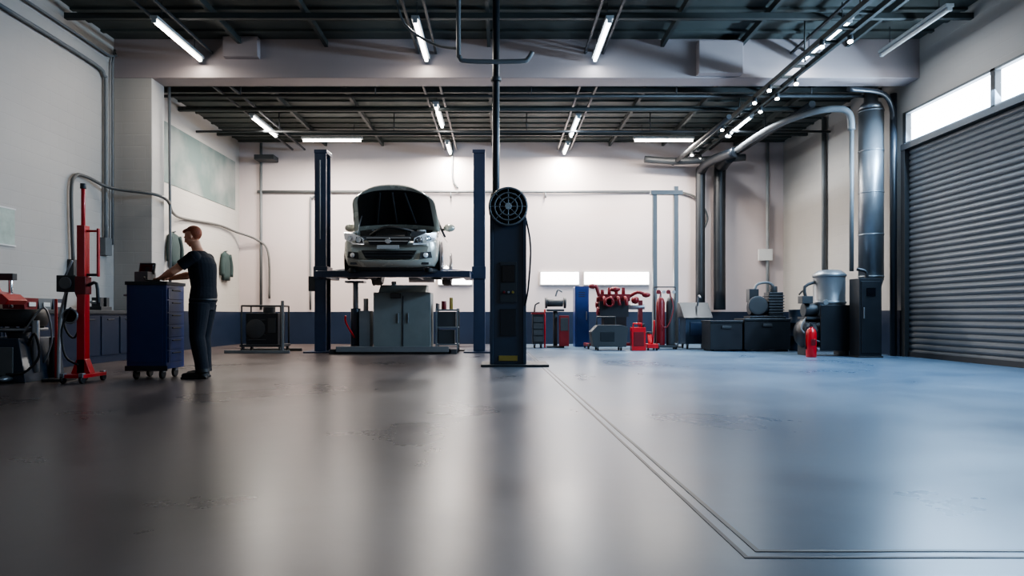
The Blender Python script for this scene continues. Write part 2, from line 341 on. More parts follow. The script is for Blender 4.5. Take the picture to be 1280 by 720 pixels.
# ---------------- central column with hose reel
b=B('hose_reel_column')
cx,cy=.12,10.3
b.bx(-.28,.72,cy-.35,cy+.4,0,.035,m_dgrey)
b.bx(-.12,.36,cy-.2,cy+.25,.035,2.3,m_dnavy)
b.bx(-.15,-.10,cy-.24,cy-.16,.035,2.3,m_dnavy); b.bx(.34,.39,cy-.24,cy-.16,.035,2.3,m_dnavy)
b.bx(0,.25,cy-.23,cy-.2,.95,1.55,m_dgrey); b.bx(.03,.22,cy-.245,cy-.23,1.25,1.5,m_screen)
for i in range(3): b.cyl((.06+.065*i,cy-.23,1.1),(.06+.065*i,cy-.255,1.1),.02,(m_dred,m_steel,m_yel)[i],seg=12)
b.bx(-.02,.26,cy-.215,cy-.2,.08,.16,m_yel)
b.bx(.0,.24,cy-.22,cy-.2,.45,.85,m_blackp)
b.lathe([(0.02,0),(.29,0),(.29,.05),(.26,.06),(.2,.06),(.2,.26),(.26,.26),(.29,.27),(.29,.32),(.02,.32)],(cx,cy-.36,2.35),(0,1,0),m_dgrey,32)
for r in(.27,.2,.13): b.torus((cx,cy-.37,2.35),(0,1,0),r,.014,m_grey)
for k in range(8):
    a=k*math.pi/4; b.cyl((cx,cy-.37,2.35),(cx+.27*math.cos(a),cy-.37,2.35+.27*math.sin(a)),.011,m_grey,seg=6)
b.cyl((cx,cy-.4,2.35),(cx,cy-.3,2.35),.05,m_lgrey)
for k in range(4): b.torus((cx,cy-.27+.05*k,2.35),(0,1,0),.225,.025,m_black)
b.tube([(cx+.24,cy-.2,2.3),(cx+.33,cy-.26,1.8),(cx+.3,cy-.27,1.2),(cx+.25,cy-.24,.9)],.014,m_black,curve=5)
b.cyl((-.06,cy,2.3),(-.06,cy,5.66),.055,m_blackp,seg=16); b.cyl((-.06,cy,2.3),(-.06,cy,2.6),.09,m_blackp,seg=16)
b.cyl((-.06,cy,4.3),(-.06,cy,4.36),.08,m_dgrey,seg=16)
b.done(.006)
b=B('overhead_service_pipe')
b.tube([(-.62,cy-.12,5.66),(-.62,cy-.12,4.75),(-.6,cy-.12,4.62),(-.48,cy-.12,4.56),(.3,cy-.12,4.56),(.42,cy-.12,4.6),(.48,cy-.12,4.7)],.035,m_grey,curve=4)
b.tube([(-1.6,cy+.1,5.66),(-1.45,cy+.1,5.2),(-1.0,cy+.1,4.9),(-.62,cy-.12,4.75)],.02,m_grey,curve=4)
b.done(0)

# ---------------- lift
b=B('two_post_lift')
LY=14.0
for sgn,x in((-1,-3.64),(1,-.43)):
    i=-sgn
    b.bx(x-.11,x+.11,LY-.2,LY-.16,0.03,4.08,m_navy); b.bx(x-.11,x+.11,LY+.16,LY+.2,0.03,4.08,m_navy)
    b.bx(x+sgn*.11-.015,x+sgn*.11+.015,LY-.2,LY+.2,0.03,4.08,m_navy)
    b.bx(x-.05,x+.05,LY-.14,LY+.14,.03,4.0,m_blackp)
    b.bx(x-.13,x+.13,LY-.22,LY+.22,4.05,4.12,m_navy)
    b.bx(x-.3,x+.3,LY-.4,LY+.4,0,.03,m_navy)
    b.bx(x-.14,x+.14,LY-.23,LY+.23,1.5,1.75,m_navy)
    for s2 in(-1,1):
        b.tube([(x+i*.15,LY+s2*.2,1.60),(x+i*.72,LY+s2*1.0,1.60)],.06,m_navy,seg=4); b.tube([(x+i*.68,LY+s2*.95,1.6),(x+i*.9,LY+s2*1.35,1.6)],.045,m_dgrey,seg=4)
        b.cyl((x+i*.9,LY+s2*1.33,1.56),(x+i*.9,LY+s2*1.33,1.64),.07,m_black,seg=14)
b.bx(-3.5,-.57,LY-1.15,LY-1.0,1.48,1.60,m_navy); b.bx(-3.5,-3.35,LY-1.1,LY+.2,1.48,1.60,m_navy); b.bx(-.72,-.57,LY-1.1,LY+.2,1.48,1.60,m_navy)
b.bx(-3.5,-.5,LY+.36,LY+.44,0,.03,m_dgrey)
b.cyl((-3.64,LY-.25,2.3),(-3.64,LY-.25,3.9),.015,m_grey); b.box((-3.82,LY-.1,1.4),(.14,.2,.3),m_dgrey)
b.done(.005)

# ---------------- car
m_paint=M('car_paint_champagne',(184,185,174),.25,metal=.25,var=.04,coat=.8)
m_glass=M('car_glass_dark',(20,26,30),.06,rvar=.02,coat=.5)
m_lens=M('headlight_lens',(240,242,244),.08,metal=.3,rvar=.03,coat=1)
m_eng=M('engine_dark_metal',(48,48,48),.4,metal=.5,var=.4,scale=12)
car=B('car')
CY=12.35; CX=-2.03; CZ=1.46
def sec(y,w,zb,zf,zi):
    h=[(0,zb),(.6*w,zb),(.90*w,zb+.03),(.985*w,zb+.16),(w,.5),(.995*w,.66),(.96*w,zf-.10),(.90*w,zf-.02),(.83*w,zf),(.80*w,min(zf,zi)),(.4*w,zi+.0),(0,zi+(.02 if zi>.9 else 0))]
    return [(x,y,z) for x,z in h]+[(-x,y,z) for x,z in h[-2:0:-1]]
S=[(0.0,.74,.30,.66,.62),(.03,.84,.22,.72,.66),(.12,.87,.19,.78,.66),(.35,.885,.18,.86,.66),(.7,.89,.18,.93,.68),(1.1,.895,.18,.97,.70),(1.16,.895,.18,.98,.98),(1.6,.90,.18,1.0,1.0),(2.4,.90,.18,1.0,1.0),(3.3,.90,.19,1.0,1.0),(3.8,.88,.22,1.0,1.02),(4.15,.84,.28,.95,.98),(4.25,.76,.38,.86,.86)]
car.loft([sec(*q) for q in S],m_paint)
car.bx(-.62,.62,.18,1.1,.665,.70,m_black); car.bx(-.3,.28,.45,.95,.70,.92,m_eng); car.bx(-.62,-.36,.5,.85,.70,.9,m_black); car.bx(.36,.62,.4,.75,.70,.88,m_dgrey)
car.cyl((-.2,.35,.75),(.25,.35,.75),.06,m_eng); car.tube([(-.4,.4,.8),(-.1,.3,.93),(.3,.4,.9),(.45,.8,.85)],.03,m_black,curve=4); car.cyl((.5,.9,.7),(.5,.9,.96),.09,m_lgrey); car.cyl((-.5,.95,.7),(-.5,.95,.97),.08,m_eng)
car.bx(-.62,.62,.12,.2,.64,.76,m_dgrey)
def slab(poly,y0,y1,mat): car.prism(poly,'y',y0,y1,mat)
slab([(-.42,.34),(.42,.34),(.5,.48),(-.5,.48)],-.02,.1,m_black)
for z in(.38,.43): car.bx(-.44,.44,-.03,0,z,z+.012,m_dgrey)
slab([(-.34,.585),(.34,.585),(.40,.70),(-.40,.70)],-.02,.1,m_black)
car.bx(-.36,.36,-.035,-.01,.635,.655,m_chrome); car.bx(-.4,.4,-.03,0,.695,.715,m_chrome); car.lathe([(.055,0),(.055,.02),(.03,.02)],(0,-.02,.645),(0,-1,0),m_chrome,20)
car.bx(-.2,.2,-.045,-.01,.50,.57,m_lgrey)
for s_ in(-1,1):
    slab([(s_*.44,.58),(s_*.47,.71),(s_*.66,.80),(s_*.86,.83),(s_*.84,.70),(s_*.66,.60)],-.01,.12,m_lens)
    slab([(s_*.46,.615),(s_*.49,.695),(s_*.60,.735),(s_*.62,.63)],-.014,.02,m_dgrey)
    car.lathe([(.055,0),(.05,.012),(.02,.002)],(s_*.55,-.016,.675),(0,-1,0),m_chrome,18); car.lathe([(.045,0),(.04,.012),(.02,.002)],(s_*.73,-.014,.715),(0,-1,0),m_chrome,18)
    slab([(s_*.56,.33),(s_*.58,.45),(s_*.76,.47),(s_*.78,.36)],-.015,.06,m_black); car.lathe([(.045,0),(.045,.02),(.01,.03)],(s_*.67,-.02,.40),(0,-1,0),m_lens,18)
car.bx(-.72,.72,-.03,.02,.23,.27,m_dgrey)
for v in car.bm.verts:
    x,y,z=v.co
    if y<1.15: v.co.y=y+.26*(abs(x)/.9)**2.6*max(0,1-max(y,0)/1.15)
def cab(y,wb,wt,zt):
    zb=.97; h=[(0,zb),(wb,zb),(wb*.99,zb+.03),(wt+(wb-wt)*.45,zb+(zt-zb)*.55),(wt+.03,zt-.07),(wt-.06,zt-.015),(wt*.4,zt),(0,zt+.005)]
    return [(x,y,z) for x,z in h]+[(-x,y,z) for x,z in h[-2:0:-1]]
C=[(1.12,.80,.78,1.0),(1.5,.82,.70,1.26),(1.85,.83,.62,1.45),(2.1,.83,.60,1.49),(2.7,.83,.60,1.5),(3.2,.83,.6,1.47),(3.7,.80,.62,1.3),(4.1,.76,.66,1.04)]
car.loft([cab(*q) for q in C],m_glass)
rf=[]
for y,wt,z in((1.9,.58,1.465),(2.1,.58,1.50),(2.7,.58,1.515),(3.2,.58,1.485)):
    rf.append([(wt,y,z-.04),(wt-.08,y,z),(0,y,z+.01),(-wt+.08,y,z),(-wt,y,z-.04),(0,y,z-.03)])
car.loft(rf,m_paint)
for s_ in(-1,1):
    car.tube([(s_*.80,1.14,1.0),(s_*.70,1.55,1.28),(s_*.61,1.9,1.47),(s_*.6,2.7,1.5),(s_*.61,3.2,1.47),(s_*.66,3.75,1.28),(s_*.72,4.1,1.02)],.03,m_paint,curve=4)
    car.tube([(s_*.83,2.5,1.0),(s_*.62,2.52,1.47)],.028,m_blackp)
    car.ell((s_*1.0,1.45,1.07),(.12,.07,.08),m_paint); car.cyl((s_*.84,1.48,1.03),(s_*.95,1.46,1.05),.025,m_blackp)
    for wy in(.82,3.42):
        car.lathe([(.36,-.01),(.38,.0),(.38,.02),(.34,.02)],(s_*.885,wy,.36),(s_,0,0),m_blackp,32)
        car.lathe([(.20,-.22),(.30,-.21),(.325,-.17),(.33,-.1),(.325,-.03),(.30,.01),(.21,.015)],(s_*.90,wy,.32),(s_,0,0),m_black,32)
        car.lathe([(.05,.0),(.21,.012),(.215,-.1),(.05,-.1)],(s_*.90,wy,.32),(s_,0,0),m_lgrey,28)
        for k in range(5):
            a=k*2*math.pi/5; car.cyl((s_*.905,wy,.32),(s_*.91,wy+.2*math.cos(a),.32+.2*math.sin(a)),.025,m_steel,seg=6)
        car.lathe([(.16,-.15),(.16,-.12)],(s_*.9,wy,.32),(s_,0,0),m_steel,20)
car.bx(-.6,.6,.3,1.2,.14,.19,m_blackp); car.bx(-.75,.75,.78,.86,.22,.3,m_eng); car.cyl((.25,1.2,.15),(.25,4.1,.15),.035,m_steel); car.cyl((-.1,3.6,.17),(.5,3.6,.17),.1,m_steel); car.bx(-.75,.75,3.38,3.46,.22,.3,m_eng)
NU,NV=16,10; th=math.radians(42)
def hood(u,v,off):
    w_=.85-.09*v
    vv=v*(1-.14*abs(u)**3*v)
    if v>.7: w_*=1-.20*((v-.7)/.3)**2
    Lh=1.06*vv; camber=.08*(1-u*u)+.03*math.sin(v*math.pi)
    y=1.12-Lh*math.cos(th)+ (camber+off)*math.sin(th)
    z=.98+Lh*math.sin(th)+(camber+off)*math.cos(th)
    return (u*w_,y,z)
vs=[]
for off in(0,-.035):
    for i in range(NV+1):
        for j in range(NU+1):
            vs.append(hood(-1+2*j/NU,i/NV,off))
K=(NV+1)*(NU+1)
fin=[];fout=[]
for i in range(NV):
    for j in range(NU):
        a=i*(NU+1)+j; fout.append((a,a+1,a+NU+2,a+NU+1))
        q=(K+a,K+a+NU+1,K+a+NU+2,K+a+1)
        (fin if (1<=i<NV-1 and 1<=j<NU-1) else fout).append(q)
for j in range(NU): fout.append((j,K+j,K+j+1,j+1)); a=NV*(NU+1)+j; fout.append((a,a+1,K+a+1,K+a))
for i in range(NV):
    a=i*(NU+1); c_=a+NU+1; fout.append((a,c_,K+c_,K+a)); a+=NU; c_=a+NU+1; fout.append((a,K+a,K+c_,c_))
bv=car.add(vs,fout,m_paint,True)
k=car.mi(m_black)
for f in fin:
    F=car.bm.faces.new([bv[j] for j in f]); F.material_index=k; F.smooth=True
for u in(-.45,0,.45):
    p1=Vector(hood(u,.15,-.05)); p2=Vector(hood(u*.7,.85,-.05)); car.tube([p1,p2],.018,m_dgrey,seg=6)
car.tube([hood(-.8,.35,-.05),(-.66,.5,.85)],.012,m_steel,seg=6)
for v in car.bm.verts: v.co+=Vector((CX,CY,CZ))
car.done(.006)

# ---------------- under the lift
b=B('brake_test_cabinet')
b.bx(-2.55,-1.4,13.7,14.3,0.05,1.22,m_mgrey); b.prism([(13.7,1.22),(14.3,1.22),(14.3,1.38),(13.95,1.38)],'x',-2.45,-1.5,m_mgrey)
b.bx(-2.6,-1.35,13.65,14.35,0,.05,m_blackp)
b.bx(-2.2,-2.0,13.66,13.7,1.32-.22,1.2,m_screen); b.bx(-1.97,-1.94,13.685,13.7,.1,1.15,m_dgrey)
for x in(-2.05,-1.85): b.bx(x-.01,x+.01,13.67,13.7,.6,.8,m_steel)
b.cyl((-2.2,14.1,1.38),(-2.2,14.1,1.46),.05,m_lgrey)
b.done(.008)
b=B('lift_platform'); b.bx(-3.35,-.85,13.3,13.55,0,.09,m_dgrey); b.bx(-3.2,-1.0,13.25,13.32,.04,.15,m_grey)
for x in(-3.2,-2.1,-1.0): b.cyl((x,13.3,.05),(x,13.5,.05),.05,m_black)
b.done(.005)
b=B('transmission_jack')
b.bx(-3.2,-2.7,13.7,14.2,.06,.12,m_dgrey)
for x in(-3.17,-2.73):
    for y in(13.75,14.15): b.cyl((x-.015,y,.04),(x+.015,y,.04),.04,m_black)
b.cyl((-2.96,13.95,.12),(-2.96,13.95,.9),.1,m_dnavy); b.cyl((-2.96,13.95,.9),(-2.96,13.95,1.45),.055,m_steel); b.bx(-3.15,-2.77,13.8,14.1,1.42,1.46,m_dnavy); b.tube([(-2.96,13.85,.3),(-3.1,13.7,.6),(-3.1,13.65,.75)],.02,m_red,curve=3)
b.bx(-2.85,-2.63,13.75,14.1,.12,.85,m_grey); b.cyl((-2.74,13.9,.85),(-2.74,13.9,1.1),.05,m_lgrey)
b.done(.005)
b=B('parts_trolley')
for z in(.15,.5,.85): b.bx(-1.3,-.85,13.75,14.2,z,z+.03,m_grey)
for x in(-1.29,-.86):
    for y in(13.76,14.19): b.bx(x-.015,x+.015,y-.015,y+.015,.06,.9,m_grey); b.cyl((x-.015,y,.04),(x+.015,y,.04),.04,m_black)
b.bx(-1.27,-.9,13.78,14.15,.53,.83,m_dgrey); b.bx(-1.25,-.92,13.8,14.1,.18,.46,m_dgrey); b.cyl((-1.15,13.95,.88),(-1.15,13.95,1.05),.05,m_dred); b.cyl((-1.0,13.95,.88),(-1.0,13.95,1.12),.035,m_yel); b.bx(-1.3,-1.26,13.75,14.2,.85,1.0,m_dgrey)
b.done(.004)

def wheels(b,x0,x1,y0,y1,r=.05):
    for x in(x0,x1):
        for y in(y0,y1): b.cyl((x-.015,y,r),(x+.015,y,r),r,m_black,seg=16); b.bx(x-.025,x+.025,y-.03,y+.03,r+.02,r+.07,m_steel)
b=B('generator_cart')
b.bx(-5.25,-4.4,13.7,14.3,.12,.17,m_dgrey); wheels(b,-5.2,-4.45,13.75,14.25,.06)
b.bx(-5.15,-4.5,13.78,14.22,.17,.8,m_blackp)
for x in(-5.22,-4.43):
    for y in(13.74,14.26): b.cyl((x,y,.12),(x,y,.95),.018,m_dgrey,seg=8)
for y in(13.74,14.26): b.cyl((-5.22,y,.95),(-4.43,y,.95),.018,m_dgrey,seg=8)
for x in(-5.22,-4.43): b.cyl((x,13.74,.95),(x,14.26,.95),.018,m_dgrey,seg=8)
b.lathe([(.2,0),(.2,.02),(.05,.03)],(-4.95,13.78,.48),(0,-1,0),m_dgrey,20); b.bx(-4.7,-4.54,13.76,13.78,.4,.7,m_dgrey)
for k in range(5): b.bx(-5.1,-4.75,13.765,13.78,.25+.1*k,.27+.1*k,m_dgrey)
b.cyl((-4.75,14,.8),(-4.75,14,.93),.12,m_dgrey); b.bx(-5.5,-4.2,13.55,13.6,0,.06,m_grey); b.bx(-5.5,-4.2,14.4,14.45,0,.06,m_grey)
b.cyl((-4.35,13.6,.03),(-4.35,13.6,1.05),.03,m_grey)
b.done(.005)

# ---------------- tool cabinet + things
b=B('tool_cabinet')
x0,x1,y0,y1=-4.42,-3.95,8.05,8.5
wheels(b,x0+.08,x1-.08,y0+.07,y1-.07,.06)
b.bx(x0,x1,y0,y1,.12,1.12,m_blue); b.bx(x0-.015,x1+.015,y0-.015,y1+.015,1.12,1.16,m_blackp)
b.bx(x0-.015,x1+.015,y0-.015,y0,.10,.16,m_blackp)
for k in range(6):
    z=.2+.15*k; b.bx(x1,x1+.012,y0+.03,y1-.03,z,z+.135,m_blue); b.bx(x1+.012,x1+.022,y0+.12,y1-.12,z+.1,z+.115,m_dgrey)
b.tube([(x0-.0,y0+.06,1.0),(x0-.06,y0+.06,1.0),(x0-.06,y1-.06,1.0),(x0,y1-.06,1.0)],.014,m_steel,seg=8)
b.bx(x0+.04,x1-.04,y0-.006,y0,.2,1.06,m_blue)
b.done(.008)
b=B('diagnostic_device')
b.box((-4.32,8.28,1.165+.06),(.16,.2,.12),m_grey); b.box((-4.32,8.33,1.33),(.19,.03,.14),m_dgrey,rot=(-.25,0,0)); b.box((-4.32,8.31,1.33),(.16,.01,.11),m_screen,rot=(-.25,0,0)); b.cyl((-4.32,8.33,1.26),(-4.32,8.33,1.30),.02,m_dgrey)
b.tube([(-4.26,8.2,1.2),(-4.25,8.12,1.22),(-4.2,8.08,1.175),(-4.05,8.09,1.17)],.008,m_black,curve=4)
b.done(.004)
b=B('socket_set'); b.box((-4.3,8.45,1.173),(.16,.08,.026),m_dgrey)
for k in range(4): b.cyl((-4.36+.04*k,8.45,1.18),(-4.36+.04*k,8.45,1.21+.005*k),.013,m_chrome,seg=10)
b.done(.003)

# ---------------- red strut press / jack
b=B('hydraulic_strut_press')
jx,jy=-4.75,7.75
b.bx(jx-.13,jx+.14,jy-.22,jy+.22,.06,.1,m_red); wheels(b,jx-.10,jx+.11,jy-.2,jy+.2,.045)
b.prism([(jx-.11,.1),(jx+.11,.1),(jx+.05,.26),(jx-.05,.26)],'y',jy-.05,jy+.05,m_red)
b.bx(jx-.045,jx+.045,jy-.05,jy+.05,.1,1.78,m_red); b.cyl((jx,jy,1.78),(jx,jy,2.24),.022,m_red,seg=12); b.cyl((jx,jy,2.2),(jx,jy,2.26),.032,m_dgrey,seg=12)
b.bx(jx-.06,jx+.06,jy-.06,jy+.06,1.0,1.2,m_dred); b.tube([(jx+.06,jy,1.1),(jx+.18,jy-.05,1.12),(jx+.2,jy-.05,.9)],.018,m_dgrey,curve=3)
b.bx(jx+.15,jx+.175,jy,jy+.03,1.2,1.75,m_red); b.cyl((jx,jy,1.22),(jx+.16,jy+.015,1.22),.015,m_dgrey); b.cyl((jx,jy,1.72),(jx+.16,jy+.015,1.72),.012,m_red)
b.torus((jx-.1,jy-.08,.75),(0,1,0),.08,.012,m_steel); b.tube([(jx-.09,jy-.08,.85),(jx-.18,jy-.1,.6),(jx-.14,jy-.1,.3),(jx,jy-.09,.2)],.012,m_black,curve=4)
b.done(.005)
b=B('inflation_gauge_stand')
gx,gy=-5.03,7.9
b.bx(gx-.2,gx+.02,gy-.15,gy+.15,0,.03,m_dgrey); b.tube([(gx-.1,gy,.03),(gx-.08,gy,.7),(gx,gy,1.05)],.02,m_lgrey,curve=4)
b.bx(gx-.08,gx+.14,gy-.07,gy+.07,1.03,1.22,m_dgrey); b.lathe([(.07,0),(.07,.02),(.06,.02)],(gx+.03,gy-.07,1.13),(0,-1,0),m_grey,20); b.tube([(gx+.1,gy,1.03),(gx+.2,gy-.05,.8),(gx+.12,gy-.05,.5),(gx+.0,gy-.05,.65),(gx,gy,1.03)],.012,m_black,curve=5)
b.cyl((gx-.02,gy,1.22),(gx+.05,gy+.02,1.4),.012,m_steel); b.cyl((gx-.14,gy+.02,.03),(gx-.14,gy+.02,.95),.015,m_red)
b.done(.004)
b=B('tyre_changer')
tx,ty=-5.72,8.0
b.prism([(tx-.4,.0),(tx+.38,.0),(tx+.3,.5),(tx-.35,.5)],'y',ty-.35,ty+.35,m_dnavy)
b.bx(tx-.3,tx+.25,ty-.37,ty-.35,.08,.4,m_grey)
b.lathe([(.1,.5),(.12,.56),(.3,.58),(.3,.61),(.05,.61)],(tx+.05,ty,0),(0,0,1),m_steel,28)
for k in range(4):
    a=k*math.pi/2+.4; b.box((tx+.05+.22*math.cos(a),ty+.22*math.sin(a),.63),(.09,.05,.05),m_blackp,rot=(0,0,a))
b.lathe([(.19,.64),(.28,.63),(.3,.68),(.3,.78),(.28,.83),(.19,.82)],(tx+.05,ty,0),(0,0,1),m_black,28)
b.bx(tx-.55,tx-.4,ty+.1,ty+.3,0,1.3,m_dgrey); b.bx(tx-.5,tx-.1,ty+.12,ty+.2,1.18,1.26,m_dgrey); b.cyl((tx-.15,ty+.16,1.26),(tx-.15,ty+.16,.85),.025,m_chrome)
b.prism([(tx-.45,.90),(tx+.16,.88),(tx+.2,.93),(tx+.12,1.0),(tx-.1,1.04),(tx-.2,1.22),(tx-.45,1.28)],'y',ty-.36,ty-.05,m_red)
b.bx(tx-.45,tx-.38,ty-.3,ty-.05,.5,.95,m_red); b.bx(tx-.3,tx-.1,ty-.375,ty-.35,.42,.62,m_dred)
for k in range(4): b.ell((tx-.25+.15*k,ty-.42,.05),(.06,.1,.035),m_steel)
b.tube([(tx+.3,ty-.2,.4),(tx+.45,ty-.3,.55),(tx+.5,ty-.3,.3),(tx+.38,ty-.36,.12),(tx+.2,ty-.4,.1)],.014,m_black,curve=5)
b.tube([(tx+.25,ty-.2,.55),(tx+.42,ty-.1,.85),(tx+.45,ty,.5),(tx+.36,ty,.2)],.012,m_steel,curve=5)
b.cyl((tx+.36,ty-.15,.1),(tx+.36,ty-.15,.7),.04,m_steel); b.cyl((tx+.42,ty+.1,.0),(tx+.42,ty+.1,.5),.06,m_blackp)
b.done(.005)
b=B('workbench')
b.bx(-6.85,-6.3,8.6,11.9,.78,.84,m_dgrey); b.bx(-6.85,-6.35,8.65,11.85,.0,.78,m_wain)
for k in range(6): b.bx(-6.35,-6.335,8.7+.53*k,9.18+.53*k,.12,.74,m_wain); b.bx(-6.335,-6.32,8.85+.53*k,9.03+.53*k,.68,.70,m_dgrey)
b.done(.005)
b=B('bench_vice'); b.bx(-6.65,-6.45,11.0,11.3,.84,.9,m_dgrey); b.bx(-6.62,-6.48,11.02,11.12,.9,1.05,m_dgrey); b.bx(-6.62,-6.48,11.2,11.28,.9,1.05,m_dgrey); b.cyl((-6.55,10.9,.97),(-6.55,11.25,.97),.025,m_steel); b.cyl((-6.65,10.9,.97),(-6.45,10.9,.97),.01,m_steel); b.done(.004)
for k in range(3):
    b=B('parts_bin'); b.prism([(9.3+.3*k,.84),(9.55+.3*k,.84),(9.58+.3*k,1.0),(9.27+.3*k,1.0)],'x',-6.8,-6.5,(m_dred,m_grey,m_dnavy)[k]); b.bx(-6.49,-6.48,9.36+.3*k,9.5+.3*k,.88,.94,m_white); b.done(.004)
# ---------------- right rear equipment
b=B('bench_grinder')
b.bx(1.1,1.5,15.85,16.15,0,.04,m_dgrey); b.cyl((1.3,16,.04),(1.3,16,.85),.05,m_dgrey); b.bx(1.1,1.5,15.85,16.15,.85,.9,m_dgrey)
b.cyl((1.12,16,1.05),(1.48,16,1.05),.09,m_dgrey)
for x in(1.06,1.5): b.cyl((x,16,1.05),(x+.05,16,1.05),.13,m_dgrey)
b.cyl((1.05,15.95,.9),(1.05,15.95,.0),.02,m_red); b.bx(1.38,1.6,15.75,15.95,.04,.75,m_dred); b.bx(1.4,1.58,15.74,15.75,.4,.7,m_dgrey); b.tube([(1.3,15.9,1.2),(1.35,15.85,1.35),(1.45,15.85,1.3)],.02,m_grey,curve=3)
b.done(.005)
b=B('tool_trolley')
b.bx(.75,1.0,15.6,16.0,.1,.78,m_blackp); wheels(b,.8,.95,15.65,15.95,.05); b.bx(.73,1.02,15.58,16.02,.78,.82,m_dred)
for k in range(4): b.bx(.77,.98,15.585,15.6,.15+.15*k,.27+.15*k,m_dgrey)
b.tube([(.8,15.8,.82),(.82,15.8,1.0),(.92,15.8,1.05)],.02,m_dgrey,curve=2); b.done(.004)
b=B('storage_locker'); b.bx(1.8,2.13,16.3,16.75,0.0,1.45,m_blue); b.bx(1.83,2.1,16.285,16.3,.06,1.4,m_blue); b.bx(2.06,2.08,16.26,16.285,.65,.85,m_steel)
for z in(1.2,1.25,1.3): b.bx(1.88,2.04,16.28,16.285,z,z+.015,m_blackp)
b.done(.005)
b=B('engine_on_stand')
ex,ey=2.7,15.55
b.bx(ex-.75,ex-.68,ey-.35,ey+.35,.06,.12,m_dred); b.bx(ex+.5,ex+.57,ey-.4,ey+.4,.06,.12,m_dred); b.bx(ex-.7,ex+.55,ey-.04,ey+.04,.06,.13,m_dred); wheels(b,ex-.72,ex+.54,ey-.33,ey+.33,.05)
b.bx(ex+.46,ex+.55,ey-.05,ey+.05,.1,1.1,m_dred); b.cyl((ex+.25,ey,.95),(ex+.6,ey,.95),.06,m_steel)
b.bx(ex-.45,ex+.2,ey-.22,ey+.22,.72,1.08,m_blackp); b.prism([(ey-.2,.5),(ey+.2,.5),(ey+.22,.72),(ey-.22,.72)],'x',ex-.35,ex+.15,m_black)
b.bx(ex-.45,ex+.25,ey-.14,ey+.14,1.08,1.24,m_dred)
for k in range(4): b.tube([(ex-.36+.16*k,ey-.15,1.16),(ex-.36+.16*k,ey-.3,1.14),(ex-.34+.16*k,ey-.32,.98)],.035,m_dred,curve=3); b.cyl((ex-.36+.16*k,ey,1.24),(ex-.36+.16*k,ey,1.34+.05*(k%2)),.04,m_dred,seg=10)
for yy,zz,r in((-.1,.85,.1),(.1,1.0,.07),(-.05,1.12,.06)): b.cyl((ex-.5,ey+yy,zz),(ex-.44,ey+yy,zz),r,m_dred)
b.tube([(ex-.45,ey-.1,1.2),(ex-.52,ey-.1,1.42),(ex-.6,ey-.1,1.38)],.04,m_dred,curve=4); b.ell((ex-.6,ey-.1,1.42),(.09,.07,.06),m_dred)
b.tube([(ex+.2,ey,1.15),(ex+.42,ey-.1,1.28),(ex+.62,ey-.1,1.22)],.04,m_dred,curve=4); b.ell((ex+.35,ey-.2,1.1),.09,m_dred); b.ell((ex+.62,ey-.1,1.22),(.1,.07,.06),m_dred); b.ell((ex-.12,ey-.3,1.34),(.12,.08,.06),m_dred); b.torus((ex-.25,ey-.34,1.05),(0,1,0),.09,.025,m_dred)
b.done(.005)
b=B('drain_pan_trolley'); b.prism([(2.0,.08),(2.7,.08),(2.75,.5),(2.6,.55),(2.1,.55),(1.95,.4)],'y',14.55,14.95,m_dgrey); wheels(b,2.1,2.6,14.6,14.9,.04); b.tube([(2.1,14.75,.55),(2.1,14.75,.72),(2.5,14.75,.72),(2.5,14.75,.55)],.02,m_dgrey); b.bx(2.15,2.45,14.54,14.55,.2,.4,m_blackp); b.done(.01)
b=B('fuel_can'); xx=2.97; b.bx(xx-.15,xx+.15,14.55,14.75,0,.5,m_red); b.tube([(xx-.1,14.65,.5),(xx-.1,14.65,.58),(xx+.08,14.65,.58),(xx+.08,14.65,.5)],.018,m_red,seg=8); b.cyl((xx+.1,14.65,.5),(xx+.14,14.65,.57),.03,m_blackp); b.bx(xx-.11,xx+.11,14.54,14.55,.1,.4,m_dred); b.done(.02)
b=B('trolley_jack')
b.bx(3.17,3.4,14.6,15.0,.05,.14,m_red); wheels(b,3.19,3.38,14.65,14.95,.05); b.tube([(3.28,14.7,.12),(3.28,14.5,.4),(3.28,14.45,.65)],.02,m_red,curve=2); b.tube([(3.28,14.8,.12),(3.28,14.95,.35)],.05,m_red); b.cyl((3.28,14.95,.35),(3.28,14.95,.4),.07,m_dgrey); b.done(.006)
b=B('welding_gas_trolley')
b.bx(3.5,3.95,15.1,15.4,.05,.09,m_dgrey); wheels(b,3.53,3.92,15.15,15.35,.06)
for x,m in((3.6,m_dred),(3.82,m_dgrey)):
    b.lathe([(.09,.09),(.095,.12),(.095,1.05),(.07,1.13),(.03,1.16)],(x,15.25,0),(0,0,1),m,20); b.cyl((x,15.25,1.15),(x,15.25,1.3),.02,m_chrome); b.lathe([(.05,0),(.05,.03),(.04,.03)],(x-.06,15.2,1.28),(0,-1,0),m_dred,16); b.lathe([(.04,0),(.04,.03)],(x+.06,15.2,1.28),(0,-1,0),m_lgrey,16)
b.tube([(3.6,15.2,1.28),(3.52,15.1,1.0),(3.55,15.05,.6),(3.7,15.05,.5),(3.85,15.1,.9),(3.8,15.2,1.25)],.012,m_dred,curve=5); b.cyl((3.95,15.4,.09),(3.98,15.45,1.4),.015,m_dgrey); b.cyl((3.52,15.4,.09),(3.5,15.45,1.4),.015,m_dgrey); b.cyl((3.5,15.45,1.4),(3.98,15.45,1.4),.015,m_dgrey)
b.done(.004)
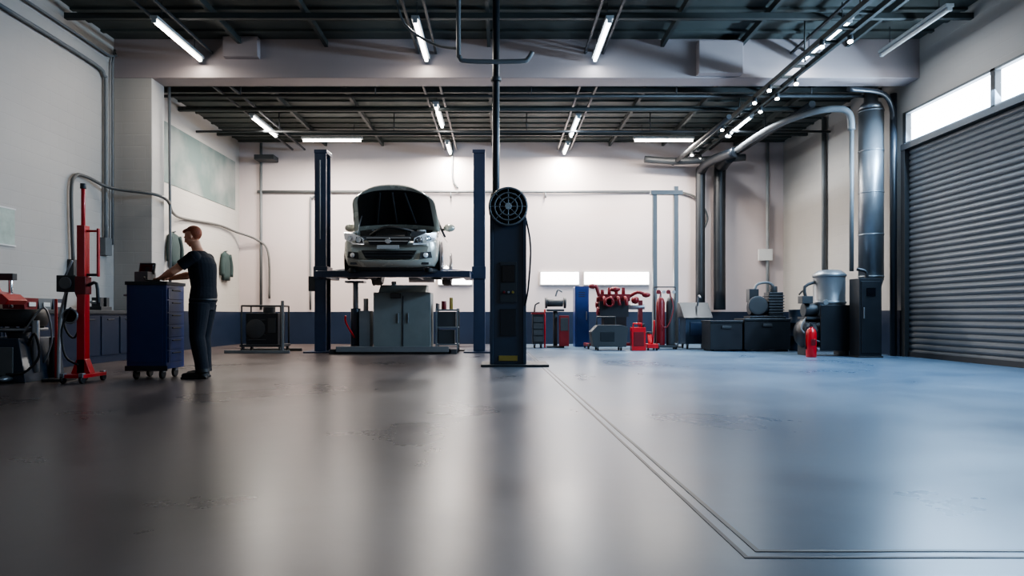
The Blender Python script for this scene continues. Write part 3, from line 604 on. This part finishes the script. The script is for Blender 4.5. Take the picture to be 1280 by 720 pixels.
b=B('parts_washer'); b.bx(4.15,4.7,15.2,15.7,.12,.7,m_dnavy); wheels(b,4.2,4.65,15.25,15.65,.05); b.prism([(15.15,.7),(15.75,.7),(15.75,1.05),(15.55,1.05)],'x',4.1,4.75,m_blackp); b.tube([(4.5,15.5,.95),(4.5,15.4,1.2),(4.5,15.25,1.15)],.02,m_steel,curve=3); b.bx(4.25,4.6,15.18,15.2,.3,.6,m_navy); b.done(.006)
for k,(a,c,h) in enumerate(((4.42,5.1,.6),(5.14,6.1,.64))):
    b=B('storage_chest')
    b.bx(a,c,14.3,14.9,.03,h,m_blackp); b.bx(a-.01,c+.01,14.28,14.92,h,h+.05,m_blackp); b.bx((a+c)/2-.1,(a+c)/2+.1,14.27,14.3,h-.12,h-.06,m_dgrey)
    for x in(a+.06,c-.06): b.bx(x-.03,x+.03,14.32,14.88,0,.03,m_black)
    b.done(.008)
b=B('piston_compressor')
b.bx(5.3,6.05,14.4,14.8,.69,.74,m_blackp); b.cyl((5.35,14.6,.92),(5.7,14.6,.92),.16,m_blackp); b.bx(5.72,6.02,14.45,14.75,.74,1.25,m_blackp)
for k in range(7): b.bx(5.70,6.04,14.43,14.77,.80+.06*k,.82+.06*k,m_dgrey)
b.cyl((5.87,14.6,1.25),(5.87,14.6,1.38),.08,m_dgrey); b.lathe([(.2,0),(.2,.04),(.15,.04)],(5.46,14.42,.97),(0,-1,0),m_dgrey,24); b.tube([(5.46,14.6,1.07),(5.5,14.6,1.4),(5.75,14.6,1.46),(5.87,14.6,1.38)],.03,m_grey,curve=4); b.bx(5.32,5.52,14.5,14.7,1.04,1.32,m_blackp)
b.done(.005)
b=B('oil_drum'); b.lathe([(.02,0),(.28,0),(.29,.02),(.28,.05),(.28,.3),(.292,.31),(.28,.33),(.28,.58),(.292,.59),(.28,.61),(.28,.86),(.29,.88),(.27,.88),(.27,.865),(.02,.865)],(6.5,14.6,0),(0,0,1),m_dnavy,32); b.cyl((6.4,14.5,.865),(6.4,14.5,.89),.035,m_steel); b.cyl((6.6,14.7,.865),(6.6,14.7,1.25),.02,m_steel); b.tube([(6.6,14.7,1.2),(6.5,14.6,1.28),(6.4,14.55,1.2)],.018,m_dgrey,curve=3); b.done(0)
b=B('air_compressor')
ax_,ay=6.15,12.95
b.lathe([(.02,-.5),(.2,-.48),(.27,-.4),(.27,.4),(.2,.48),(.02,.5)],(ax_,ay,.42),(1,0,0),m_blackp,28)
for x in(ax_-.35,ax_+.35): b.bx(x-.04,x+.04,ay-.22,ay+.22,0,.2,m_dgrey)
b.bx(ax_-.4,ax_+.45,ay-.2,ay+.2,.68,.73,m_dgrey); b.cyl((ax_-.38,ay,.86),(ax_-.05,ay,.86),.13,m_dgrey)
b.lathe([(.02,.73),(.28,.73),(.28,.98),(.3,.98),(.3,1.02),(.28,1.02),(.28,1.48),(.3,1.49),(.3,1.53),(.2,1.61),(.02,1.63)],(ax_+.12,ay,0),(0,0,1),m_steel,32)
b.lathe([(.05,0),(.05,.03)],(ax_-.1,ay-.3,1.0),(0,-1,0),m_grey,16); b.tube([(ax_-.3,ay,1.0),(ax_-.35,ay,1.3),(ax_-.1,ay,1.4)],.03,m_dgrey,curve=3); b.box((ax_-.38,ay-.1,1.05),(.2,.2,.14),m_dgrey); b.tube([(ax_-.4,ay-.15,.7),(ax_-.5,ay-.2,.5),(ax_-.3,ay-.3,.3),(ax_,ay-.3,.25)],.015,m_grey,curve=4)
b.bx(ax_-.2,ax_+.4,ay-.34,ay-.3,.1,.95,m_blackp)
b.done(.005)
b=B('control_cabinet')
b.bx(6.42,6.82,12.15,12.5,.03,1.42,m_blackp)
b.bx(6.45,6.79,12.135,12.15,.08,1.37,m_blackp); b.bx(6.54,6.70,12.12,12.135,1.1,1.25,m_screen); b.bx(6.48,6.50,12.11,12.135,.7,.9,m_steel); b.bx(6.40,6.84,12.13,12.52,0,.03,m_dgrey)
b.tube([(6.65,12.35,1.4),(6.65,12.35,1.55),(6.5,12.4,1.6)],.03,m_blackp,curve=3)
b.done(.006)
b=B('fire_extinguisher')
fx,fy=5.63,12.3
b.lathe([(.02,0),(.085,0),(.09,.02),(.09,.44),(.07,.5),(.03,.53),(.03,.55)],(fx,fy,0),(0,0,1),m_red,24); b.cyl((fx,fy,.54),(fx,fy,.6),.025,m_blackp); b.box((fx+.03,fy,.61),(.12,.02,.02),m_blackp); b.box((fx+.03,fy,.58),(.1,.02,.015),m_blackp); b.tube([(fx-.02,fy,.57),(fx-.1,fy,.52),(fx-.11,fy,.3),(fx-.1,fy,.15)],.012,m_black,curve=4); b.bx(fx-.04,fx+.04,fy-.095,fy-.085,.22,.33,m_dred); b.done(.003)

# ---------------- mechanic
m_skin=M('skin',(208,150,120),.5,var=.08,scale=20); m_shirt=M('tshirt_black_navy',(18,21,30),.9,var=.2,bump=.5,bscale=25); m_pants=M('work_trousers',(20,24,34),.9,var=.25,bump=.5,bscale=20); m_hair=M('hair_auburn',(140,70,40),.6,var=.4,scale=60,bump=.6,bscale=150); m_shoe=M('work_boots',(20,20,22),.5); m_eye=M('eye_white',(230,228,224),.2); m_iris=M('iris',(40,32,26),.2); m_lip=M('lips',(168,98,88),.5)
PX,PY=-3.60,8.24
b=B('body_raw')
def er(cx,cy,z,rx,ry,n=24): return [(cx+rx*math.cos(2*math.pi*k/n),cy+ry*math.sin(2*math.pi*k/n),z) for k in range(n)]
b.loft([er(.0,0,.86,.125,.16),er(.0,0,.92,.15,.185),er(.01,0,1.0,.15,.185),er(.012,0,1.1,.140,.165),er(.005,0,1.2,.148,.172),er(-.005,0,1.3,.158,.188),er(-.01,0,1.38,.156,.198),er(-.02,0,1.45,.135,.19),er(-.032,0,1.50,.10,.135),er(-.045,0,1.54,.064,.075)],m_skin)
b.loft([er(.0,0,.82,.12,.16),er(.0,0,.9,.13,.175),er(.01,0,1.0,.12,.16)],m_skin)
b.tube([(-.04,0,1.50),(-.075,0,1.57),(-.10,0,1.65)],[.068,.06,.058],m_skin,seg=20)
HR=Matrix.Rotation(math.radians(-22),3,'Y'); HC=Vector((-.125,0,1.715))
if (HR@Vector((-1,0,0))).z>0: HR=Matrix.Rotation(math.radians(22),3,'Y')
def H(p): return HC+HR@Vector(p)
b.ell(H((.012,0,.022)),(.098,.078,.093),m_skin,HR,24,16); b.ell(H((-.03,0,-.03)),(.066,.062,.088),m_skin,HR,24,16); b.ell(H((-.055,0,-.085)),(.034,.036,.028),m_skin,HR)
b.ell(H((-.08,0,.02)),(.018,.05,.012),m_skin,HR); b.tube([H((-.088,0,.015)),H((-.105,0,-.018)),H((-.112,0,-.032))],[.009,.012,.014],m_skin,seg=10)
for s_ in(-1,1):
    b.ell(H((-.1,s_*.012,-.036)),(.011,.009,.008),m_skin,HR); b.ell(H((.005,s_*.078,-.012)),(.018,.009,.032),m_skin,HR); b.ell(H((-.065,s_*.04,-.02)),(.025,.02,.02),m_skin,HR)
b.ell(H((-.09,0,-.058)),(.012,.024,.006),m_skin,HR); b.ell(H((-.088,0,-.068)),(.011,.02,.006),m_skin,HR)
b.ell(H((.022,0,.032)),(.102,.083,.094),m_skin,HR,24,16)
b.ell(H((-.045,0,.088)),(.05,.055,.028),m_skin,HR)
hem=[]
for s_,el,wr in((-1,(-.25,-.235,1.275),(-.455,-.09,1.215)),(1,(-.235,.225,1.265),(-.445,.105,1.215))):
    sh=Vector((-.025,s_*.175,1.455)); el=Vector(el); wr=Vector(wr)
    b.ell(sh,(.08,.072,.072),m_skin)
    b.tube([sh,sh.lerp(el,.35),sh.lerp(el,.62)],[.078,.07,.068],m_skin,seg=18)
    b.tube([sh,sh.lerp(el,.5),el,el.lerp(wr,.3),el.lerp(wr,.75),wr,wr+(wr-el).normalized()*.03],[.055,.053,.045,.049,.035,.028,.028],m_skin,seg=16)
    hem.append((sh,el))
    d=(wr-el); d.z=0; d.normalize(); side=Vector((-d.y,d.x,0))
    pc=wr+d*.055+Vector((0,0,-.012)); ang=math.atan2(d.y,d.x); RR=Matrix.Rotation(ang,3,'Z')@Matrix.Rotation(math.radians(12),3,'Y')
    b.ell(pc,(.055,.042,.017),m_skin,RR)
    for k in range(4):
        off=(k-1.5)*.021; L=(.072,.082,.078,.062)[k] if s_>0 else (.062,.078,.082,.072)[k]
        a=pc+d*.03+side*off+Vector((0,0,-.002)); q1=a+d*L*.42+Vector((0,0,.004)); q2=q1+d*L*.33+Vector((0,0,-.010)); q3=q2+d*L*.2+Vector((0,0,-.012))
        b.tube([a,q1,q2,q3],[.0095,.009,.0085,.007],m_skin,seg=8); b.ell(q3,.007,m_skin,seg=8,rn=6)
    inn=side*(1 if side.y*s_<0 else -1)
    a=pc-d*.02+inn*.03; q1=a+inn*.03+d*.025+Vector((0,0,-.006)); q2=q1+d*.03+inn*.008+Vector((0,0,-.006)); b.tube([a,q1,q2],[.014,.011,.009],m_skin,seg=8); b.ell(q2,.009,m_skin,seg=8,rn=6)
for s_,kn,an,toe,heel in((-1,(-.015,-.115,.50),(.055,-.12,.10),(-.15,-.15,.042),(.08,-.115,.045)),(1,(-.055,.115,.50),(-.03,.125,.10),(-.24,.15,.042),(.0,.12,.045))):
    hp=Vector((0,s_*.088,.90)); kn=Vector(kn);an=Vector(an);toe=Vector(toe);heel=Vector(heel)
    b.tube([hp,hp.lerp(kn,.3),hp.lerp(kn,.7),kn,kn.lerp(an,.3),kn.lerp(an,.75),an+Vector((0,0,-.03))],[.122,.115,.098,.088,.087,.077,.078],m_skin,seg=20)
    b.tube([heel,heel.lerp(toe,.35),heel.lerp(toe,.75),toe],[.045,.045,.043,.03],m_skin,seg=16); b.ell(toe,(.035,.038,.03),m_skin)
    b.cyl((an.x,an.y,.03),(an.x,an.y,.14),.05,m_skin)
    ft=Vector((toe.x,toe.y,0))-Vector((heel.x,heel.y,0)); mid=(toe+heel)/2
    b.box((mid.x-.005,mid.y,.013),(ft.length+.06,.085,.026),m_skin,rot=(0,0,math.atan2(ft.y,ft.x)))
raw=b.done(0); ro=raw.location.copy()
rm=raw.modifiers.new('r','REMESH'); rm.mode='VOXEL'; rm.voxel_size=.0055; rm.use_smooth_shade=True
sm=raw.modifiers.new('s','SMOOTH'); sm.factor=.5; sm.iterations=2
dg=bpy.context.evaluated_depsgraph_get(); me=bpy.data.meshes.new_from_object(raw.evaluated_get(dg)); bpy.data.objects.remove(raw)
me.materials.clear()
for m in(m_skin,m_shirt,m_pants,m_hair,m_shoe,m_lip): me.materials.append(m)
HI=HR.inverted()
for f in me.polygons:
    c=f.center+ro; k=0; f.use_smooth=True
    if c.z<.125: k=4
    elif c.z<.935: k=2
    elif c.z<1.56:
        k=1
        if c.z>1.515 and math.hypot(c.x+.055,c.y)<.085 and (c.z-1.54)>-.02+.25*(c.x+.055): k=0
        for sh,el in hem:
            if c.y*sh.y<=0 or (abs(c.y)<=.08 and c.x>=-.2): continue
            t=(c-sh).dot((el-sh))/(el-sh).length_squared
            dd=(c-sh.lerp(el,max(0,min(1.3,t)))).length
            if (t>.63 and (dd<.09)) : k=0
        if c.x<-.21: k=0
    else:
        h=HI@(c-HC)
        if h.z>.062-.35*max(0,h.x+.02) and h.x>-.06 or (h.x>.028 and h.z>-.055) or h.z>.072: k=3
        elif h.x<-.088 and -.075<h.z<-.052 and abs(h.y)<.024: k=5
    f.material_index=k
person=bpy.data.objects.new('mechanic',None); scene.collection.objects.link(person); person.location=(PX,PY,0); person.rotation_euler=(0,0,math.radians(-2))
body=bpy.data.objects.new('body',me); scene.collection.objects.link(body); body.parent=person; body.location=ro
b=B('eyes')
for s_ in(-1,1):
    b.ell(H((-.082,s_*.03,-.003)),.0125,m_eye,seg=12,rn=8); b.ell(H((-.091,s_*.031,-.004)),.0055,m_iris,seg=10,rn=6); b.tube([H((-.086,s_*.016,.02)),H((-.092,s_*.032,.024)),H((-.078,s_*.048,.018))],.0035,m_hair,seg=6)
e=b.done(0); e.parent=person
b=B('belt'); b.loft([er(.005,0,.93,.155,.191,32),er(.005,0,.96,.155,.191,32)],m_blackp); e=b.done(0); e.parent=person

# ---------------- world, camera
w=bpy.data.worlds.new('World'); scene.world=w; w.use_nodes=True; w.node_tree.nodes['Background'].inputs[0].default_value=(.68,.72,.78,1); w.node_tree.nodes['Background'].inputs[1].default_value=.34
try: scene.view_settings.view_transform='AgX'; scene.view_settings.look='AgX - Medium High Contrast'
except Exception: pass
cam=bpy.data.cameras.new('Camera'); co=bpy.data.objects.new('Camera',cam); scene.collection.objects.link(co); scene.camera=co
co.location=(0,0,.76); co.rotation_euler=(math.pi/2,0,0); cam.sensor_width=36; cam.lens=850/1280*36; cam.shift_x=15/1280; cam.shift_y=34/1280; cam.clip_end=100
